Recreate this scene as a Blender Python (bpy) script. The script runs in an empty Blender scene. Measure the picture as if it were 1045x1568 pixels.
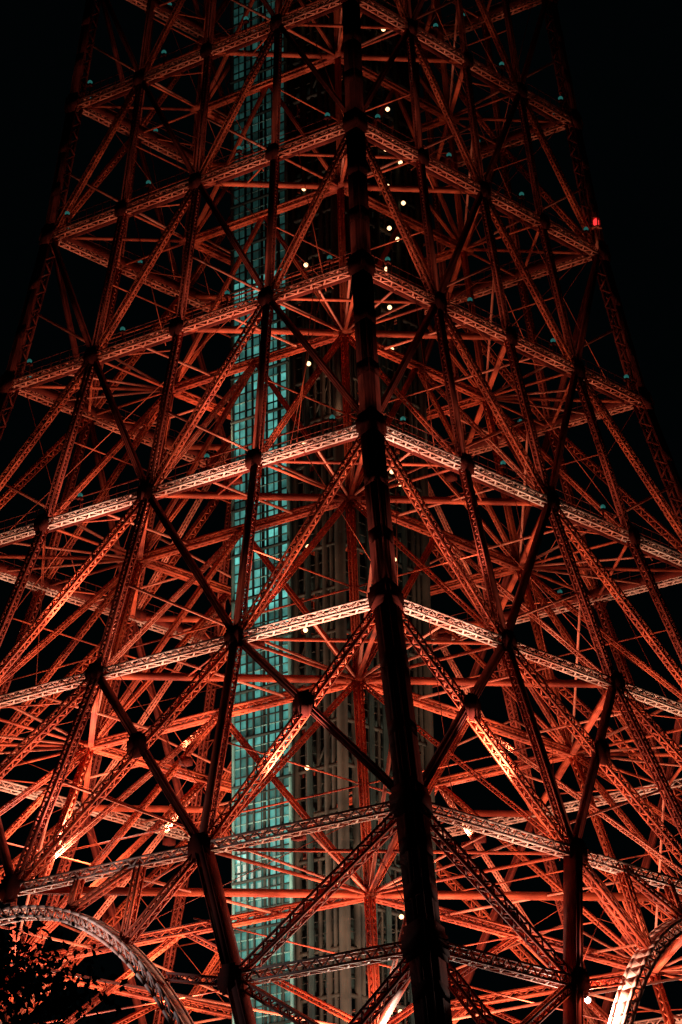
import bpy, math, random
import numpy as np
from mathutils import Vector, Matrix
random.seed(7); rng=np.random.default_rng(7)
SC=210.0; CAMZ=1.7
th,yaw,pitch,roll,Fk,shy=0.0992,0.0032,0.3279,-0.0125,5.2187,0.0787
scene=bpy.context.scene
scene.view_settings.view_transform='Standard'; scene.view_settings.look='None'; scene.view_settings.exposure=0

# ---------------------------------------------------------------- camera
cy,sy=math.cos(yaw),math.sin(yaw)
f=Vector((sy*math.cos(pitch),cy*math.cos(pitch),math.sin(pitch)))
r0=Vector((cy,-sy,0)); u0=r0.cross(f)
cr,sr=math.cos(roll),math.sin(roll)
R=cr*r0+sr*u0; U=-sr*r0+cr*u0
cam=bpy.data.cameras.new('camera'); co=bpy.data.objects.new('camera',cam); scene.collection.objects.link(co)
M=Matrix(((R.x,U.x,-f.x,0),(R.y,U.y,-f.y,-SC),(R.z,U.z,-f.z,CAMZ),(0,0,0,1)))
co.matrix_world=M
cam.sensor_fit='VERTICAL'; cam.sensor_height=24; cam.sensor_width=16
cam.lens=Fk*1000/1568*24; cam.shift_y=shy*1000/1568
cam.clip_start=.5; cam.clip_end=5000
scene.camera=co

# ---------------------------------------------------------------- materials
def newmat(n):
    m=bpy.data.materials.new(n); m.use_nodes=True; return m,m.node_tree.nodes,m.node_tree.links
def paint(name,c1,c2,rough=.5,scale=.8,spec=.25):
    m,N,L=newmat(name); b=N['Principled BSDF']
    g=N.new('ShaderNodeNewGeometry')
    n1=N.new('ShaderNodeTexNoise'); n1.inputs['Scale'].default_value=scale; n1.inputs['Detail'].default_value=6
    L.new(g.outputs['Position'],n1.inputs['Vector'])
    rp=N.new('ShaderNodeValToRGB'); rp.color_ramp.elements[0].position=.35; rp.color_ramp.elements[1].position=.65
    rp.color_ramp.elements[0].color=(*c1,1); rp.color_ramp.elements[1].color=(*c2,1)
    L.new(n1.outputs['Fac'],rp.inputs['Fac']); L.new(rp.outputs['Color'],b.inputs['Base Color'])
    b.inputs['Roughness'].default_value=rough; b.inputs['Specular IOR Level'].default_value=spec
    return m
def emis(name,c,s):
    m,N,L=newmat(name); b=N['Principled BSDF']; b.inputs['Base Color'].default_value=(*c,1)
    b.inputs['Emission Color'].default_value=(*c,1); b.inputs['Emission Strength'].default_value=s; return m
ORANGE=paint('international_orange_paint',(.26,.022,.008),(.66,.080,.028),.75,.4,.2)
ORANGE_LIT=paint('floodlit_orange_paint',(.48,.09,.045),(.82,.42,.32),.65,.22,.4)  # floodlit highlights on girders and arches, put into the base colour
STRUT=paint('pale_orange_paint',(.46,.065,.030),(.70,.16,.09),.7,.5)
ORANGE_D=paint('deep_shade_orange_paint',(.10,.009,.005),(.18,.017,.009),.9,.8,.1)  # same orange darkened: shade of the unlit members is in the colour
LEGM=paint('silhouette_orange_paint',(.055,.006,.004),(.10,.010,.006),.95,.8,.05)  # near-black orange, paints the backlit silhouette of front leg and gussets
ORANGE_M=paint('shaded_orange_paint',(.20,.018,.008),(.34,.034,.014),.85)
SHAFT=paint('shaft_steel_paint',(.014,.009,.006),(.050,.032,.022),.8,.5)
SHAFTG=paint('shaft_panel_grey_green',(.007,.011,.010),(.022,.030,.025),.8,.6)
WHITE=paint('white_paint',(.55,.62,.58),(.75,.8,.76),.5)
MULL=paint('teal_white_mullion_paint',(.07,.16,.15),(.13,.26,.24),.5)
CONC=paint('concrete',(.25,.24,.22),(.36,.35,.33),.9)
BULB=emis('lit_bulb',(1,.56,.27),3.2)
FLOOD=emis('floodlight_lens',(1,.85,.7),25)
RED=emis('red_beacon_glass',(1,.04,.04),1.2)
TEALB=emis('teal_lamp_lens',(.05,.34,.30),.25)  # weak glow stands in for reflections in the unlit lamp glass

# ---------------------------------------------------------------- batching
class Batch:
    def __init__(s): s.p0=[];s.p1=[];s.w=[];s.h=[];s.up=[]
    def bar(s,a,b,w,h,up): s.p0.append(a);s.p1.append(b);s.w.append(w);s.h.append(h);s.up.append(up)
    def build(s,name,mat,parent):
        if not s.p0: return
        p0=np.array(s.p0);p1=np.array(s.p1);w=np.array(s.w)[:,None]/2;h=np.array(s.h)[:,None]/2;up=np.array(s.up,float)
        d=p1-p0; d/=np.linalg.norm(d,axis=1)[:,None]+1e-9
        x=np.cross(d,up); nx=np.linalg.norm(x,axis=1)[:,None]
        alt=np.cross(d,np.tile([0.31,.2,.9],(len(d),1))); x=np.where(nx<1e-4,alt,x); x/=np.linalg.norm(x,axis=1)[:,None]
        y=np.cross(x,d)
        vs=[]
        for P in (p0,p1):
            for sx,sy_ in ((-1,-1),(1,-1),(1,1),(-1,1)): vs.append(P+x*w*sx+y*h*sy_)
        V=np.stack(vs,1).reshape(-1,3); n=len(p0)
        q=np.array([[3,2,1,0],[4,5,6,7],[0,1,5,4],[1,2,6,5],[2,3,7,6],[3,0,4,7]])
        Fc=(q[None]+8*np.arange(n)[:,None,None]).reshape(-1)
        me=bpy.data.meshes.new(name); me.vertices.add(len(V)); me.vertices.foreach_set('co',V.reshape(-1).astype(np.float32))
        me.loops.add(len(Fc)); me.loops.foreach_set('vertex_index',Fc.astype(np.int32))
        me.polygons.add(n*6); me.polygons.foreach_set('loop_start',np.arange(0,n*24,4,dtype=np.int32))
        me.update(calc_edges=True); me.validate()
        me.materials.append(mat); o=bpy.data.objects.new(name,me); scene.collection.objects.link(o); o.parent=parent
        return o
def empty(n):
    e=bpy.data.objects.new(n,None); scene.collection.objects.link(e); return e
def nrm(v): return v/(np.linalg.norm(v)+1e-9)

def lattice(B,a,b,w,h,nrmal,c=.13,lace=.075,sides=(1,1,1,1),pitch=1.0,zz=True):
    """box truss; w = width in face plane, h = depth along the face normal"""
    a=np.array(a,float);b=np.array(b,float);d=b-a;Ln=np.linalg.norm(d);d/=Ln
    n=nrm(nrmal-d*np.dot(nrmal,d)); s=np.cross(d,n)
    for i in (-1,1):
        for j in (-1,1):
            o=s*(w-c)/2*i+n*(h-c)/2*j; B.bar(a+o,b+o,c,c,n)
    k=max(2,int(round(Ln/(w*pitch))))
    ts=np.linspace(0,Ln,k+1)
    for j,on in ((1,sides[0]),(-1,sides[1])):
        if not on: continue
        o=n*(h/2-.02)*j
        for i in range(k):
            q=1 if i%2 else -1
            B.bar(a+d*ts[i]+s*(w/2-c/2)*q+o,a+d*ts[i+1]-s*(w/2-c/2)*q+o,lace,.03,n)
    k2=max(2,int(round(Ln/(h*pitch*1.05)))); t2=np.linspace(0,Ln,k2+1)
    for j,on in ((1,sides[2]),(-1,sides[3])):
        if not on: continue
        o=s*(w/2-.02)*j
        for i in range(k2):
            q=1 if i%2 else -1
            B.bar(a+d*t2[i]+n*(h/2-c/2)*q+o,a+d*t2[i+1]-n*(h/2-c/2)*q+o,lace,.03,s)

def solid(B,a,b,w,h,n):
    """riveted box member: web plate with proud flanges"""
    a=np.array(a,float);b=np.array(b,float);d=nrm(b-a);n=nrm(n-d*np.dot(n,d));s=np.cross(d,n)
    B.bar(a,b,w*.86,h*.8,n)
    for i in (-1,1):
        o=s*(w/2-.04)*i; B.bar(a+o,b+o,.08,h,n)

# ---------------------------------------------------------------- tower geometry
lv={'Q':(.6250,.0640),'R':(.5830,.0685),'S':(.5400,.0743),'T':(.4943,.0808),'A':(.4478,.0879),'B':(.3967,.0996),'C':(.3403,.1183),'D':(.2803,.1471),'E':(.2128,.1920),'F':(.1726,.2148),'G':(.1310,.2385),'H':(.06,.272),'Z':(-.0081,.300)}
order='QRSTABCDEFGHZ'
lv={k:(z*SC+CAMZ,r*SC) for k,(z,r) in lv.items()}
zz_=np.array([lv[k][0] for k in order][::-1]); rr_=np.array([lv[k][1] for k in order][::-1])
dirs=[np.array([math.sin(th),-math.cos(th),0]),np.array([math.cos(th),math.sin(th),0])]
dirs+= [-dirs[0],-dirs[1]]
def corner(i,z): return dirs[i%4]*np.interp(z,zz_,rr_)+np.array([0,0,z])
def fp(i,u,z):
    a,b=corner(i,z),corner(i+1,z); return a+(b-a)*u
faceN=[nrm(dirs[i]+dirs[(i+1)%4]) for i in range(4)]
up=np.array([0,0,1.])
tower=empty('lattice_tower')
LEGN=Batch();LEGS=Batch();HOR=Batch();HOU=Batch();DIA=Batch();DARK=Batch();VER=Batch();INN=Batch();RAIL=Batch();GUS=Batch();ARC=Batch();ROD=Batch();FTG=Batch()
def Z(k): return lv[k][0]

# legs
for i in range(4):
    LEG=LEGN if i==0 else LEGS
    for k0,k1 in zip(order[:-1],order[1:]):
        a=corner(i,Z(k0));b=corner(i,Z(k1))
        sz=np.interp((Z(k0)+Z(k1))/2,[0,36,60,85,110],[1.6,1.22,.98,.82,.72])
        d=nrm(b-a); n=nrm(dirs[i]-d*np.dot(dirs[i],d)); s=np.cross(d,n)
        e1=nrm(n+s);e2=nrm(n-s)
        hs=sz/2
        LEG.bar(a+e1*hs,b+e1*hs,sz+.06,.05,e1); LEG.bar(a+e2*hs,b+e2*hs,sz+.06,.05,e2)
        LEG.bar(a+e1*(hs+.04),b+e1*(hs+.04),sz*.25,.04,e1); LEG.bar(a+e2*(hs+.04),b+e2*(hs+.04),sz*.25,.04,e2)
        for q1,q2 in ((1,-1),(-1,1),(-1,-1)):
            o=(e1*q1+e2*q2)*(hs-.09); LEG.bar(a+o,b+o,.16,.16,e1)
        Ln=np.linalg.norm(b-a); K=int(Ln/(sz*.8)); 
        for j in range(K):
            p=a+(b-a)*j/K; q=a+(b-a)*(j+1)/K; sg=1 if j%2 else -1
            LEG.bar(p-e1*hs+e2*hs*.9*sg,q-e1*hs-e2*hs*.9*sg,.12,.04,e1)
            LEG.bar(p-e2*hs+e1*hs*.9*sg,q-e2*hs-e1*hs*.9*sg,.12,.04,e2)
        for e,sd in ((e1,e2),(e2,e1)):
            for c0,ln,wd in ((0,sz*1.9,sz*1.2),(0,sz*1.2,sz*1.5)):
                LEG.bar(a+e*(hs+.07+.01*wd)-d*ln/2-sd*.0,a+e*(hs+.07+.01*wd)+d*ln/2,wd,.04,e)
        for t in (.33,.66):
            m_=a+(b-a)*t
            for e in (e1,e2): LEG.bar(m_-d*.5+e*(hs+.05),m_+d*.5+e*(hs+.05),sz*.98,.05,e)

def gusset(p,n,size,tang):
    t=tang; s=np.cross(n,t)
    for k,(L_,W_) in enumerate(((size,size*.55),(size*.8,size*.8),(size*.55,size))):
        c=p+n*(.02*k)
        GUS.bar(c-t*L_/2,c+t*L_/2,W_,.05+.01*k,n)

hosts={'R':(.25,.75),'S':(0,.5,1),'T':(.25,.75),'A':(0,.5,1),'B':(.25,.75),'C':(0,.5,1),'D':(.25,.75),'E':(0,.5,1),'Q':(0,.5,1)}
US=(0,.25,.5,.75,1)
for i in range(4):
    n=faceN[i]
    for k in 'QRSTABCDE':
        z=Z(k); g=np.interp(z,[40,60,110],[.60,.54,.42])
        for u0_,u1_ in zip(US[:-1],US[1:]):
            a=fp(i,u0_,z);b=fp(i,u1_,z)
            lattice(HOR if k in 'CDE' else HOU,a,b,g,g*1.25,n,c=.11,lace=.10,pitch=.85)
            dn=-n*(g*.62+.45)
            if k in 'TABCS':
                DARK.bar(a+dn+up*.1,b+dn+up*.1,.05,.6,up)
                for hh in (.55,1.05): RAIL.bar(a+up*(g/2+hh)-n*.3,b+up*(g/2+hh)-n*.3,.035,.035,up)
                m=9
                for j in range(m+1):
                    p=a+(b-a)*j/m-n*.3; RAIL.bar(p+up*g/2,p+up*(g/2+1.05),.035,.035,n)
        for u in US[1:-1]:
            gs=np.interp(z,[40,60,110],[1.7,1.4,.95])
            gusset(fp(i,u,z)+n*(g*.64),n,gs,nrm(fp(i,1,z)-fp(i,0,z)))
    for k0,k1 in zip('QRSTABCD','RSTABCDE'):
        z0,z1=Z(k0),Z(k1); w=np.interp((z0+z1)/2,[50,110],[.66,.40])
        for u in (.25,.5,.75):
            a,b=fp(i,u,z0),fp(i,u,z1)
            lattice(VER,a,b,w*.9,w*.8,n,c=.13,lace=.10,pitch=.6,sides=(1,1,1,1))
            if u==.25 and i in (0,2) or u==.75 and i in (1,3): VER.bar(a+n*w*.42,b+n*w*.42,w*.7,.04,n)
        pairs=[]
        for q in range(4):
            ul,ur=US[q],US[q+1]
            if k1=='E': pairs+=[(ul,ur),(ur,ul)]
            elif ul in hosts[k0]: pairs.append((ul,ur))
            else: pairs.append((ur,ul))
        for ua,ub in pairs:
            a,b=fp(i,ua,z0),fp(i,ub,z1)
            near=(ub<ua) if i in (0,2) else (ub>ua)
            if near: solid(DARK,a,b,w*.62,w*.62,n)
            else: lattice(DIA,a,b,w*.9,w*.76,n,c=.105,lace=.09,pitch=.72)
        if k1=='E':
            for q in range(4):
                a,b,c_,d_=fp(i,US[q],z0),fp(i,US[q+1],z1),fp(i,US[q+1],z0),fp(i,US[q],z1)
                wu=np.linalg.norm(c_-a);wl=np.linalg.norm(b-d_);t=wu/(wu+wl)
                gusset(a+(b-a)*t+n*.4,n,1.5,nrm(c_-a))
    # leg portal below E
    U_={'E':.25,'F':.195,'G':.15,'H':.09,'Z':.045}
    for mir in (0,1):
        def fu(u,z): return fp(i,1-u if mir else u,z)
        for k0,k1 in zip('EFGH','FGHZ'):
            z0,z1=Z(k0),Z(k1)
            solid(DARK,fu(U_[k0],z0),fu(U_[k1],z1),.74,.78,n)
            lattice(DIA,fu(0,z0),fu(U_[k1],z1),.66,.6,n,c=.13,lace=.11,pitch=.75)
            if k0!='E': lattice(DIA,fu(U_[k0],z0),fu(0,z1),.55,.5,n,c=.13,lace=.1,pitch=.8)
            if k1!='Z':
                a,b=fu(0,z1),fu(U_[k1],z1)
                lattice(HOR,a,b,.66,.8,n,c=.12,lace=.11,pitch=.8)
                gusset(fu(U_[k1],z1)+n*.46,n,1.6,nrm(fu(1,z1)-fu(0,z1)))
        lattice(DIA,fu(.25,Z('E')),fu(.33,Z('E')-5.),.5,.5,n)
        lattice(DIA,fu(.33,Z('E')),fu(.33,Z('E')-4.6),.5,.5,n)
        lattice(DIA,fu(.41,Z('E')),fu(.41,Z('E')-2.2),.4,.5,n)
        lattice(DIA,fu(.33,Z('E')),fu(.41,Z('E')-2.2),.4,.5,n)
        lattice(DIA,fu(.205,Z('F')),fu(.27,Z('E')-7.5),.5,.5,n)
    # arch : slender laced rib
    prev=None
    for j in range(65):
        dlt=-.40+.80*j/64; z=Z('E')-1.3-110*dlt**2-420*dlt**4
        p=fp(i,.5+dlt,z); q=fp(i,.5+dlt,z-.55-1.0*abs(dlt))
        if prev is not None:
            for o in (-.45,.45):
                ARC.bar(prev[0]+n*o,p+n*o,.14,.2,n); ARC.bar(prev[1]+n*o,q+n*o,.14,.2,n)
                for (s0,s1) in ((prev[0],q),(p,q)): ARC.bar(s0+n*o,s1+n*o,.1,.04,n)
            ARC.bar(prev[0]+n*.45,p-n*.45,.1,.05,up); ARC.bar(prev[1]-n*.45,q+n*.45,.1,.05,up)
            ARC.bar(prev[0],p,.05,.95,n)
        prev=(p,q)

# inner diaphragms : half-size square ring, star nodes, ties
def S(i,z): return dirs[i%4]*np.interp(z,zz_,rr_)*.5+np.array([0,0,z])
for k in 'RSTABCDEF':
    z=Z(k)
    w=np.interp(z,[45,110],[.55,.38])
    for i in range(4):
        a=S(i,z);b=S(i+1,z); n=faceN[i]
        lattice(INN,a,b,w*1.1,w*1.1,n,c=.16,lace=.11,pitch=1.1)
        if k=='F': 
            INN.bar(a,corner(i,z),w*.6,w*.6,up); continue
        m0=fp(i,.5,z); m1=fp(i-1,.5,z)
        for m in (m0,m1): solid(INN,a,m,w*.66,w*.74,up)
        INN.bar(a,corner(i,z),w*.45,w*.4,up)
        for m in (fp(i,.25,z),fp(i-1,.75,z)):
            INN.bar(a,m,w*.3,w*.3,up)
        ROD.bar(fp(i,.25,z),fp(i-1,.75,z),.16,.16,up)
        if k in 'BCDE':
            for t_ in (.125,.375,.625,.875):
                tt=min(max((t_-.25)*2,0),1)
                FTG.bar(fp(i,t_,z),a+(b-a)*tt,.11,.14,up)
        for t_ in (.33,.66): ROD.bar(a+(m0-a)*t_,a+(m1-a)*t_,.1,.1,up)
        ROD.bar(a+(m0-a)*.66,corner(i,z)*.5+m0*.5,.08,.08,up); ROD.bar(a+(m1-a)*.66,corner(i,z)*.5+m1*.5,.08,.08,up)
        for t in (dirs[i],dirs[(i+1)%4],nrm(dirs[i]+dirs[(i+1)%4])): INN.bar(a-t*.7,a+t*.7,.4,.4,up)
for k0,k1 in zip('RSTABCDE','STABCDEF'):
    z0,z1=Z(k0),Z(k1); w=np.interp(z0,[45,110],[.6,.36])
    for i in range(4):
        a,b=S(i,z0),S(i,z1); 
        lattice(INN,a,b,w*.8,w*.8,faceN[i],c=.14,lace=.1,pitch=.9)
        c_,d_=S(i+1,z0),S(i+1,z1); mm=(a+c_)/2
        lattice(INN,mm,b,w*.6,w*.6,faceN[i],c=.11,lace=.08,pitch=1.)
        lattice(INN,mm,d_,w*.6,w*.6,faceN[i],c=.11,lace=.08,pitch=1.)
        zc=(z0+z1)/2
        FTG.bar(b,corner(i,zc),w*.36,w*.36,up)
        for m in (fp(i,.5,zc),fp(i-1,.5,zc)):
            FTG.bar(b,m,.14,.14,up)
        # slender redundant struts inside the bay
        h1=(a+b)/2; h2=(c_+d_)/2
        ROD.bar(h1,h2,.09,.09,up); ROD.bar(h1,fp(i,.25,zc),.08,.08,up); ROD.bar(h1,fp(i-1,.75,zc),.08,.08,up)
        if k0 in 'BCD':
            for u in (.25,.75):
                tt=(u-.25)*2
                lattice(INN,fp(i,u,z1),a+(c_-a)*tt,.34,.3,faceN[i],c=.08,lace=.06,pitch=1.1)
            lattice(FTG,fp(i,.5,z1),mm,.3,.28,faceN[i],c=.07,lace=.05,pitch=1.1)
        for _ in range(3):
            u=random.random(); v=random.random()
            ROD.bar(fp(i,u,z0),fp(i,v,z1)-faceN[i]*1.5,.035,.035,up)
for b_,nm,mt in ((LEGN,'front_corner_leg',LEGM),(LEGS,'corner_legs',ORANGE_D),(HOR,'horizontal_girders',ORANGE_LIT),(HOU,'upper_horizontal_girders',STRUT),(DIA,'lattice_diagonals',ORANGE),(DARK,'plate_diagonals',ORANGE_D),(VER,'vertical_columns',ORANGE_M),(INN,'inner_bracing',ORANGE),(FTG,'inner_struts',STRUT),(RAIL,'walkway_railings',ORANGE_M),(GUS,'gusset_plates',LEGM),(ARC,'base_arches',ORANGE_LIT),(ROD,'tie_rods',ORANGE)):
    b_.build(nm,mt,tower)

# ---------------------------------------------------------------- lamps on the tower
def sphere_batch(name,pts,rad,mat,parent,seg=8,rings=6):
    V=[];Fs=[]
    for p in pts:
        base=len(V)
        for a in range(rings+1):
            ph=math.pi*a/rings
            for b in range(seg):
                t=2*math.pi*b/seg; V.append((p[0]+rad*math.sin(ph)*math.cos(t),p[1]+rad*math.sin(ph)*math.sin(t),p[2]+rad*math.cos(ph)))
        for a in range(rings):
            for b in range(seg):
                Fs.append((base+a*seg+b,base+a*seg+(b+1)%seg,base+(a+1)*seg+(b+1)%seg,base+(a+1)*seg+b))
    me=bpy.data.meshes.new(name); me.from_pydata(V,[],Fs); me.materials.append(mat)
    for p in me.polygons: p.use_smooth=True
    o=bpy.data.objects.new(name,me); scene.collection.objects.link(o); o.parent=parent; return o
pts=[];LB=Batch()
for k in 'STABC':
    for i in range(4):
        us=(.08,.36,.66,.94) if i in (0,2) else (.06,.34,.64,.92)
        for u in us:
            p=fp(i,u,Z(k))+up*1.2+faceN[i]*.15; pts.append(p); LB.bar(p-up*1.0,p-up*.15,.08,.08,faceN[i]); LB.bar(p-up*.3,p-up*.12,.3,.3,faceN[i])
sphere_batch('decorative_lamp_lenses',pts,.17,TEALB,tower)
LB.build('decorative_lamp_posts',ORANGE_D,tower)

# aviation beacon
bc=empty('aviation_beacon_light'); p=corner(1,Z('A'))+up*1.8+np.array([-.15,-.9,0])
bb=Batch(); bb.bar(p-up*1.7,p-up*.3,.18,.18,faceN[0]); bb.bar(p-up*.38,p-up*.28,.6,.6,faceN[0]); bb.bar(p+up*.36,p+up*.42,.4,.4,faceN[0])
bb.bar(p-up*1.6,p-up*1.6+np.array([.1,1.2,0]),.25,.25,up)
for a in range(4): 
    o=np.array([math.cos(a*1.57+.3),math.sin(a*1.57+.3),0])*.28; bb.bar(p+o-up*.3,p+o+up*.4,.06,.06,faceN[0])
bb.build('beacon_housing',STRUT,bc); sphere_batch('beacon_lens',[p,p+up*.16],.2,RED,bc)

# ---------------------------------------------------------------- elevator shaft
shaft=empty('elevator_shaft')
H=Z('Q'); W=6.15
SB=Batch();SG=Batch();SW=Batch();SO=Batch()
cs=[dirs[i]*W for i in range(4)]
for i in range(4):
    a,b=cs[i],cs[(i+1)%4]; n=faceN[i]; t=nrm(b-a); Lf=np.linalg.norm(b-a)
    SB.bar(a,a+up*H,.5,.5,n)
    ai=a-n*.5;bi=b-n*.5
    nz=int(H/2.9)
    for j in range(nz):
        z=j*2.9
        SB.bar(a+up*z,b+up*z,.22,.22,n)
        for q in range(4):
            if random.random()<.72:
                p=ai+t*Lf*(q+.5)/4+up*(z+.25)
                SG.bar(p,p+up*(2.4 if random.random()<.7 else 1.4),Lf/4*.86,.08,n)
        if j%2==0:
            p=a+t*Lf*random.choice((.25,.5,.75))+up*z; SB.bar(p,p+t*Lf*.2+up*2.9,.1,.1,n)
        SB.bar(a+up*(z+1.1)-n*.1,b+up*(z+1.1)-n*.1,.06,.06,n)
        SB.bar(a+up*(z+1.9)-n*.1,b+up*(z+1.9)-n*.1,.05,.05,n)
    for q in (.14,.2,.33,.42,.5,.58,.67,.78,.86,.92):
        p=a+t*Lf*q; w=random.choice((.1,.14,.2,.3)); SB.bar(p,p+up*H,w,w,n)
    for q in (.3,.46,.72):
        p=a+t*Lf*q+n*.25
        for ang in (0,math.pi/4): SG.bar(p,p+up*H,.26,.26,n*math.cos(ang)+t*math.sin(ang))
for b_,nm,mt in ((SB,'shaft_frame',SHAFT),(SG,'shaft_cladding_and_pipes',SHAFTG)): b_.build(nm,mt,shaft)
pts=[]
a,b=cs[0],cs[1]; n=faceN[0]
z=Z('T')+7.5
while z>Z('C')-2:
    pts.append(a+(b-a)*(.50+.05*random.random())+n*.7+up*(z+random.uniform(-.25,.25)))
    if random.random()<.3: pts.append(a+(b-a)*(.58+.2*random.random())+n*.7+up*(z-.5))
    z-=2.9
for zz in (58,49,43,40): pts.append(a+(b-a)*(.5+.1*random.random())+n*.6+up*zz)
a,b=cs[3],cs[0]
for zz in (113,110,97.5,92,85,79.5,72.5,67,58): pts.append(a+(b-a)*(.72+.06*random.random())+faceN[3]*.6+up*zz)
sphere_batch('landing_bulbs',pts,.15,BULB,shaft)

# glazed stair tower on the left face
stair=empty('glazed_stair_tower')
tn=faceN[3]; ts_=nrm(cs[0]-cs[3]); P0=cs[3]+tn*.35+ts_*.10; WT=4.7
m,N,L=newmat('lit_teal_glazing'); bs=N['Principled BSDF']
at=N.new('ShaderNodeAttribute'); at.attribute_name='lit'
bs.inputs['Base Color'].default_value=(.015,.05,.045,1); bs.inputs['Roughness'].default_value=.35
bs.inputs['Emission Color'].default_value=(.16,.66,.57,1)
gg=N.new('ShaderNodeNewGeometry'); nz_=N.new('ShaderNodeTexNoise'); nz_.inputs['Scale'].default_value=1.3; nz_.inputs['Detail'].default_value=5
L.new(gg.outputs['Position'],nz_.inputs['Vector'])
mr=N.new('ShaderNodeMapRange'); mr.inputs['From Min'].default_value=.3; mr.inputs['From Max'].default_value=.7; mr.inputs['To Min'].default_value=.35; mr.inputs['To Max'].default_value=1.3
L.new(nz_.outputs['Fac'],mr.inputs['Value'])
mu=N.new('ShaderNodeMath'); mu.operation='MULTIPLY'; L.new(at.outputs['Fac'],mu.inputs[0]); L.new(mr.outputs['Result'],mu.inputs[1]); L.new(mu.outputs[0],bs.inputs['Emission Strength'])
GLZ=m
V=[];Fc=[];lit=[]
row=.62; z=2.; j=0
cols=[0,.24,.36,.62,.86,1.0]
zsplit=Z('A')-3.6
blk=1.
while z<H-2:
    if j%9==0: blk=random.uniform(.55,1.1)
    solidrow=random.random()<.06
    for c0,c1 in zip(cols[:-1],cols[1:]):
        a=P0+ts_*WT*c0+up*z; b=P0+ts_*WT*c1+up*z
        k=len(V); V+= [tuple(a),tuple(b),tuple(b+up*row),tuple(a+up*row)]; Fc.append((k,k+1,k+2,k+3))
        base=.85*blk*random.uniform(.4,1.15)
        if random.random()<.15: base*=.35
        if c0==.24: base*=.55
        if solidrow: base=.9
        if z>zsplit: base*=.10
        elif z<50: base*=.5
        elif z<62: base*=.7
        lit.append(base)
    z+=row;j+=1
me=bpy.data.meshes.new('glazing_panels'); me.from_pydata(V,[],Fc); me.materials.append(GLZ)
ca=me.attributes.new('lit','FLOAT','FACE'); ca.data.foreach_set('value',lit)
o=bpy.data.objects.new('glazing_panels',me); scene.collection.objects.link(o); o.parent=stair
MU=Batch();MD=Batch()
nz=int(H/row)
for j in range(nz):
    zz=2+j*row
    if zz>H-2: break
    (MD if j%2 else MU).bar(P0+up*zz+tn*.05,P0+ts_*WT+up*zz+tn*.05,.05,.10,up)
    if j%5==0: MD.bar(P0-ts_*.1+up*zz+tn*.12,P0+ts_*(WT+.1)+up*zz+tn*.12,.2,.16,up)
for c0 in cols: (MU if c0 in (0,1.0) else MD).bar(P0+ts_*WT*c0+tn*.06,P0+ts_*WT*c0+tn*.06+up*H,.12 if c0 not in(0,1.0) else .2,.12,tn)
for c0 in (.12,.49,.74): MD.bar(P0+ts_*WT*c0+tn*.05,P0+ts_*WT*c0+tn*.05+up*H,.06,.06,tn)
MU.build('glazing_mullions',MULL,stair)
MD.build('glazing_dark_mullions',SHAFTG,stair)
SBK=Batch(); SBK.bar(P0+ts_*WT/2-tn*.6,P0+ts_*WT/2-tn*.6+up*H,WT,1.0,tn); SBK.build('stair_core',SHAFTG,stair)

# ---------------------------------------------------------------- footings and ground
PB=Batch()
for i in range(4):
    p=corner(i,0)-dirs[i]*1.5
    PB.bar(p-up*.5,p+up*2.2,7,7,faceN[i]); PB.bar(p+up*2.2,p+up*3.2,5,5,faceN[i])
PB.build('concrete_footings',CONC,tower)
gm=paint('asphalt_ground',(.04,.04,.04),(.06,.06,.055),.9,.3)
me=bpy.data.meshes.new('ground'); s=3000; me.from_pydata([(-s,-s,0),(s,-s,0),(s,s,0),(-s,s,0)],[],[(0,1,2,3)]); me.materials.append(gm)
scene.collection.objects.link(bpy.data.objects.new('ground',me))

# ---------------------------------------------------------------- tree
def tree(name,x,y,Ht):
    e=empty(name); T=Batch()
    tips=[]
    def grow(p,d,l,w,dep):
        q=p+d*l; T.bar(p,q,w,w,np.array([.3,.5,.1])); 
        if dep>=3: tips.append(q)
        if dep==6: return
        for _ in range(3 if dep<2 else 2):
            nd=nrm(d+rng.normal(0,.45,3)+up*.15); grow(q,nd,l*.72,w*.62,dep+1)
    grow(np.array([x,y,0.]),up,Ht*.3,.45,0)
    tips=np.array(tips)
    sc_=Ht/tips[:,2].max()
    T.p0=[np.array([x,y,0])+(np.array(p)-[x,y,0])*sc_ for p in T.p0];T.p1=[np.array([x,y,0])+(np.array(p)-[x,y,0])*sc_ for p in T.p1]
    tips=np.array([x,y,0])+(tips-[x,y,0])*sc_
    T.build('trunk_and_limbs',paint('bark',(.05,.035,.025),(.09,.07,.05),.9,4),e)
    V=[];Fs=[]
    for tpt in tips:
        for _ in range(150):
            c=tpt+rng.normal(0,.45,3); a=nrm(rng.normal(0,1,3)); b=nrm(np.cross(a,rng.normal(0,1,3))); sz=rng.uniform(.06,.12)
            k=len(V); V+= [tuple(c-a*sz),tuple(c+b*sz*.5),tuple(c+a*sz),tuple(c-b*sz*.5)]; Fs.append((k,k+1,k+2,k+3))
    me=bpy.data.meshes.new('leaves'); me.from_pydata(V,[],Fs); me.materials.append(paint('leaf',(.03,.05,.02),(.07,.10,.04),.6,3))
    o=bpy.data.objects.new('leaves',me); scene.collection.objects.link(o); o.parent=e
tree('broadleaf_tree',-8.6,-150,15.2)

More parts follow.
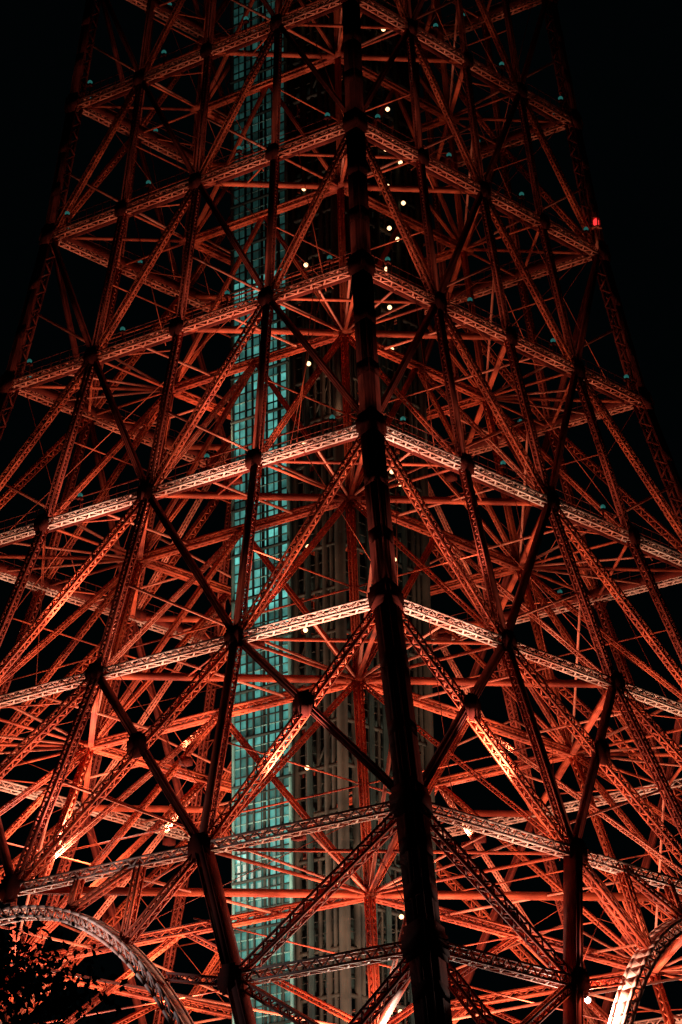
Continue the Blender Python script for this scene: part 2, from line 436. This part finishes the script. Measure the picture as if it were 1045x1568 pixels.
# ---------------------------------------------------------------- lights
w=bpy.data.worlds.new('World'); scene.world=w; w.use_nodes=True
bg=w.node_tree.nodes['Background']; bg.inputs[0].default_value=(.35,.85,1,1); bg.inputs[1].default_value=.0010
HB=Batch(); lens=[]
def sp(name,p,tgt,e,col=(1,.80,.56),ang=130,rad=.3):
    l=bpy.data.lights.new(name,'SPOT'); l.energy=e; l.color=col; l.shadow_soft_size=rad; l.spot_size=math.radians(ang); l.spot_blend=.7
    o=bpy.data.objects.new(name,l); o.location=p; scene.collection.objects.link(o); o.parent=tower
    d=Vector(tgt)-Vector(p); o.rotation_euler=d.to_track_quat('-Z','Y').to_euler()
    d=np.array(d.normalized()); HB.bar(np.array(p)-d*.9,np.array(p)-d*.45,.6,.6,faceN[0])
for i in range(4):
    k=(.9,.8,.9,1.3)[i]
    sp('floodlight_base',tuple(dirs[i]*24+up*31),tuple(dirs[i]*18+up*90),27000*k)
    k=(.7,.7,.9,1.1)[i]
    sp('floodlight_base',tuple(faceN[i]*15+up*40),tuple(faceN[i]*12+up*90),10000*k)
    sp('floodlight_mid',tuple(faceN[i]*14+up*(Z('D')-3)),tuple(faceN[i]*10+up*110),3300*k)
    if i in (0,1,3): sp('floodlight_high',tuple(dirs[i]*8+up*80),tuple(dirs[i]*7+up*120),(1100,600,0,1500)[i],(1,.62,.40))
for fi,u,k,e in ((3,.82,'E',26000),(3,.50,'E',10000),(0,.18,'E',20000),(3,.72,'D',14000),(3,.40,'D',8000),(0,.22,'D',7000),(3,.62,'C',2500)):
    p=fp(fi,u,Z(k)+1.5)-faceN[fi]*3.0; sp('girder_floodlight',tuple(p),tuple(p+up*20+faceN[fi]*1.5),e,(1,.90,.76),70)
def pt(name,p,e,col,rad=.2):
    l=bpy.data.lights.new(name,'POINT'); l.energy=e; l.color=col; l.shadow_soft_size=rad
    o=bpy.data.objects.new(name,l); o.location=tuple(p); scene.collection.objects.link(o); o.parent=tower
p=fp(0,.235,Z('F')-.4)-faceN[0]*1.; sphere_batch('floodlight_lens',[p],.16,FLOOD,tower)
pt('arch_floodlight',p-faceN[0]*.5,4500,(1,.85,.7))
pt('arch_floodlight',fp(3,.62,Z('F')+3)+faceN[3]*3,900,(.75,.92,1))
pt('base_floodlight',dirs[0]*19+up*36,13000,(1,.85,.66)); pt('base_floodlight',dirs[1]*20+up*36,13000,(1,.85,.66)); pt('base_floodlight',dirs[3]*20+up*38,11000,(1,.85,.66))
pt('ring_floodlight',dirs[3]*16+up*55,4000,(1,.85,.66));
HB.build('floodlight_housings',ORANGE_D,tower)
print('done')
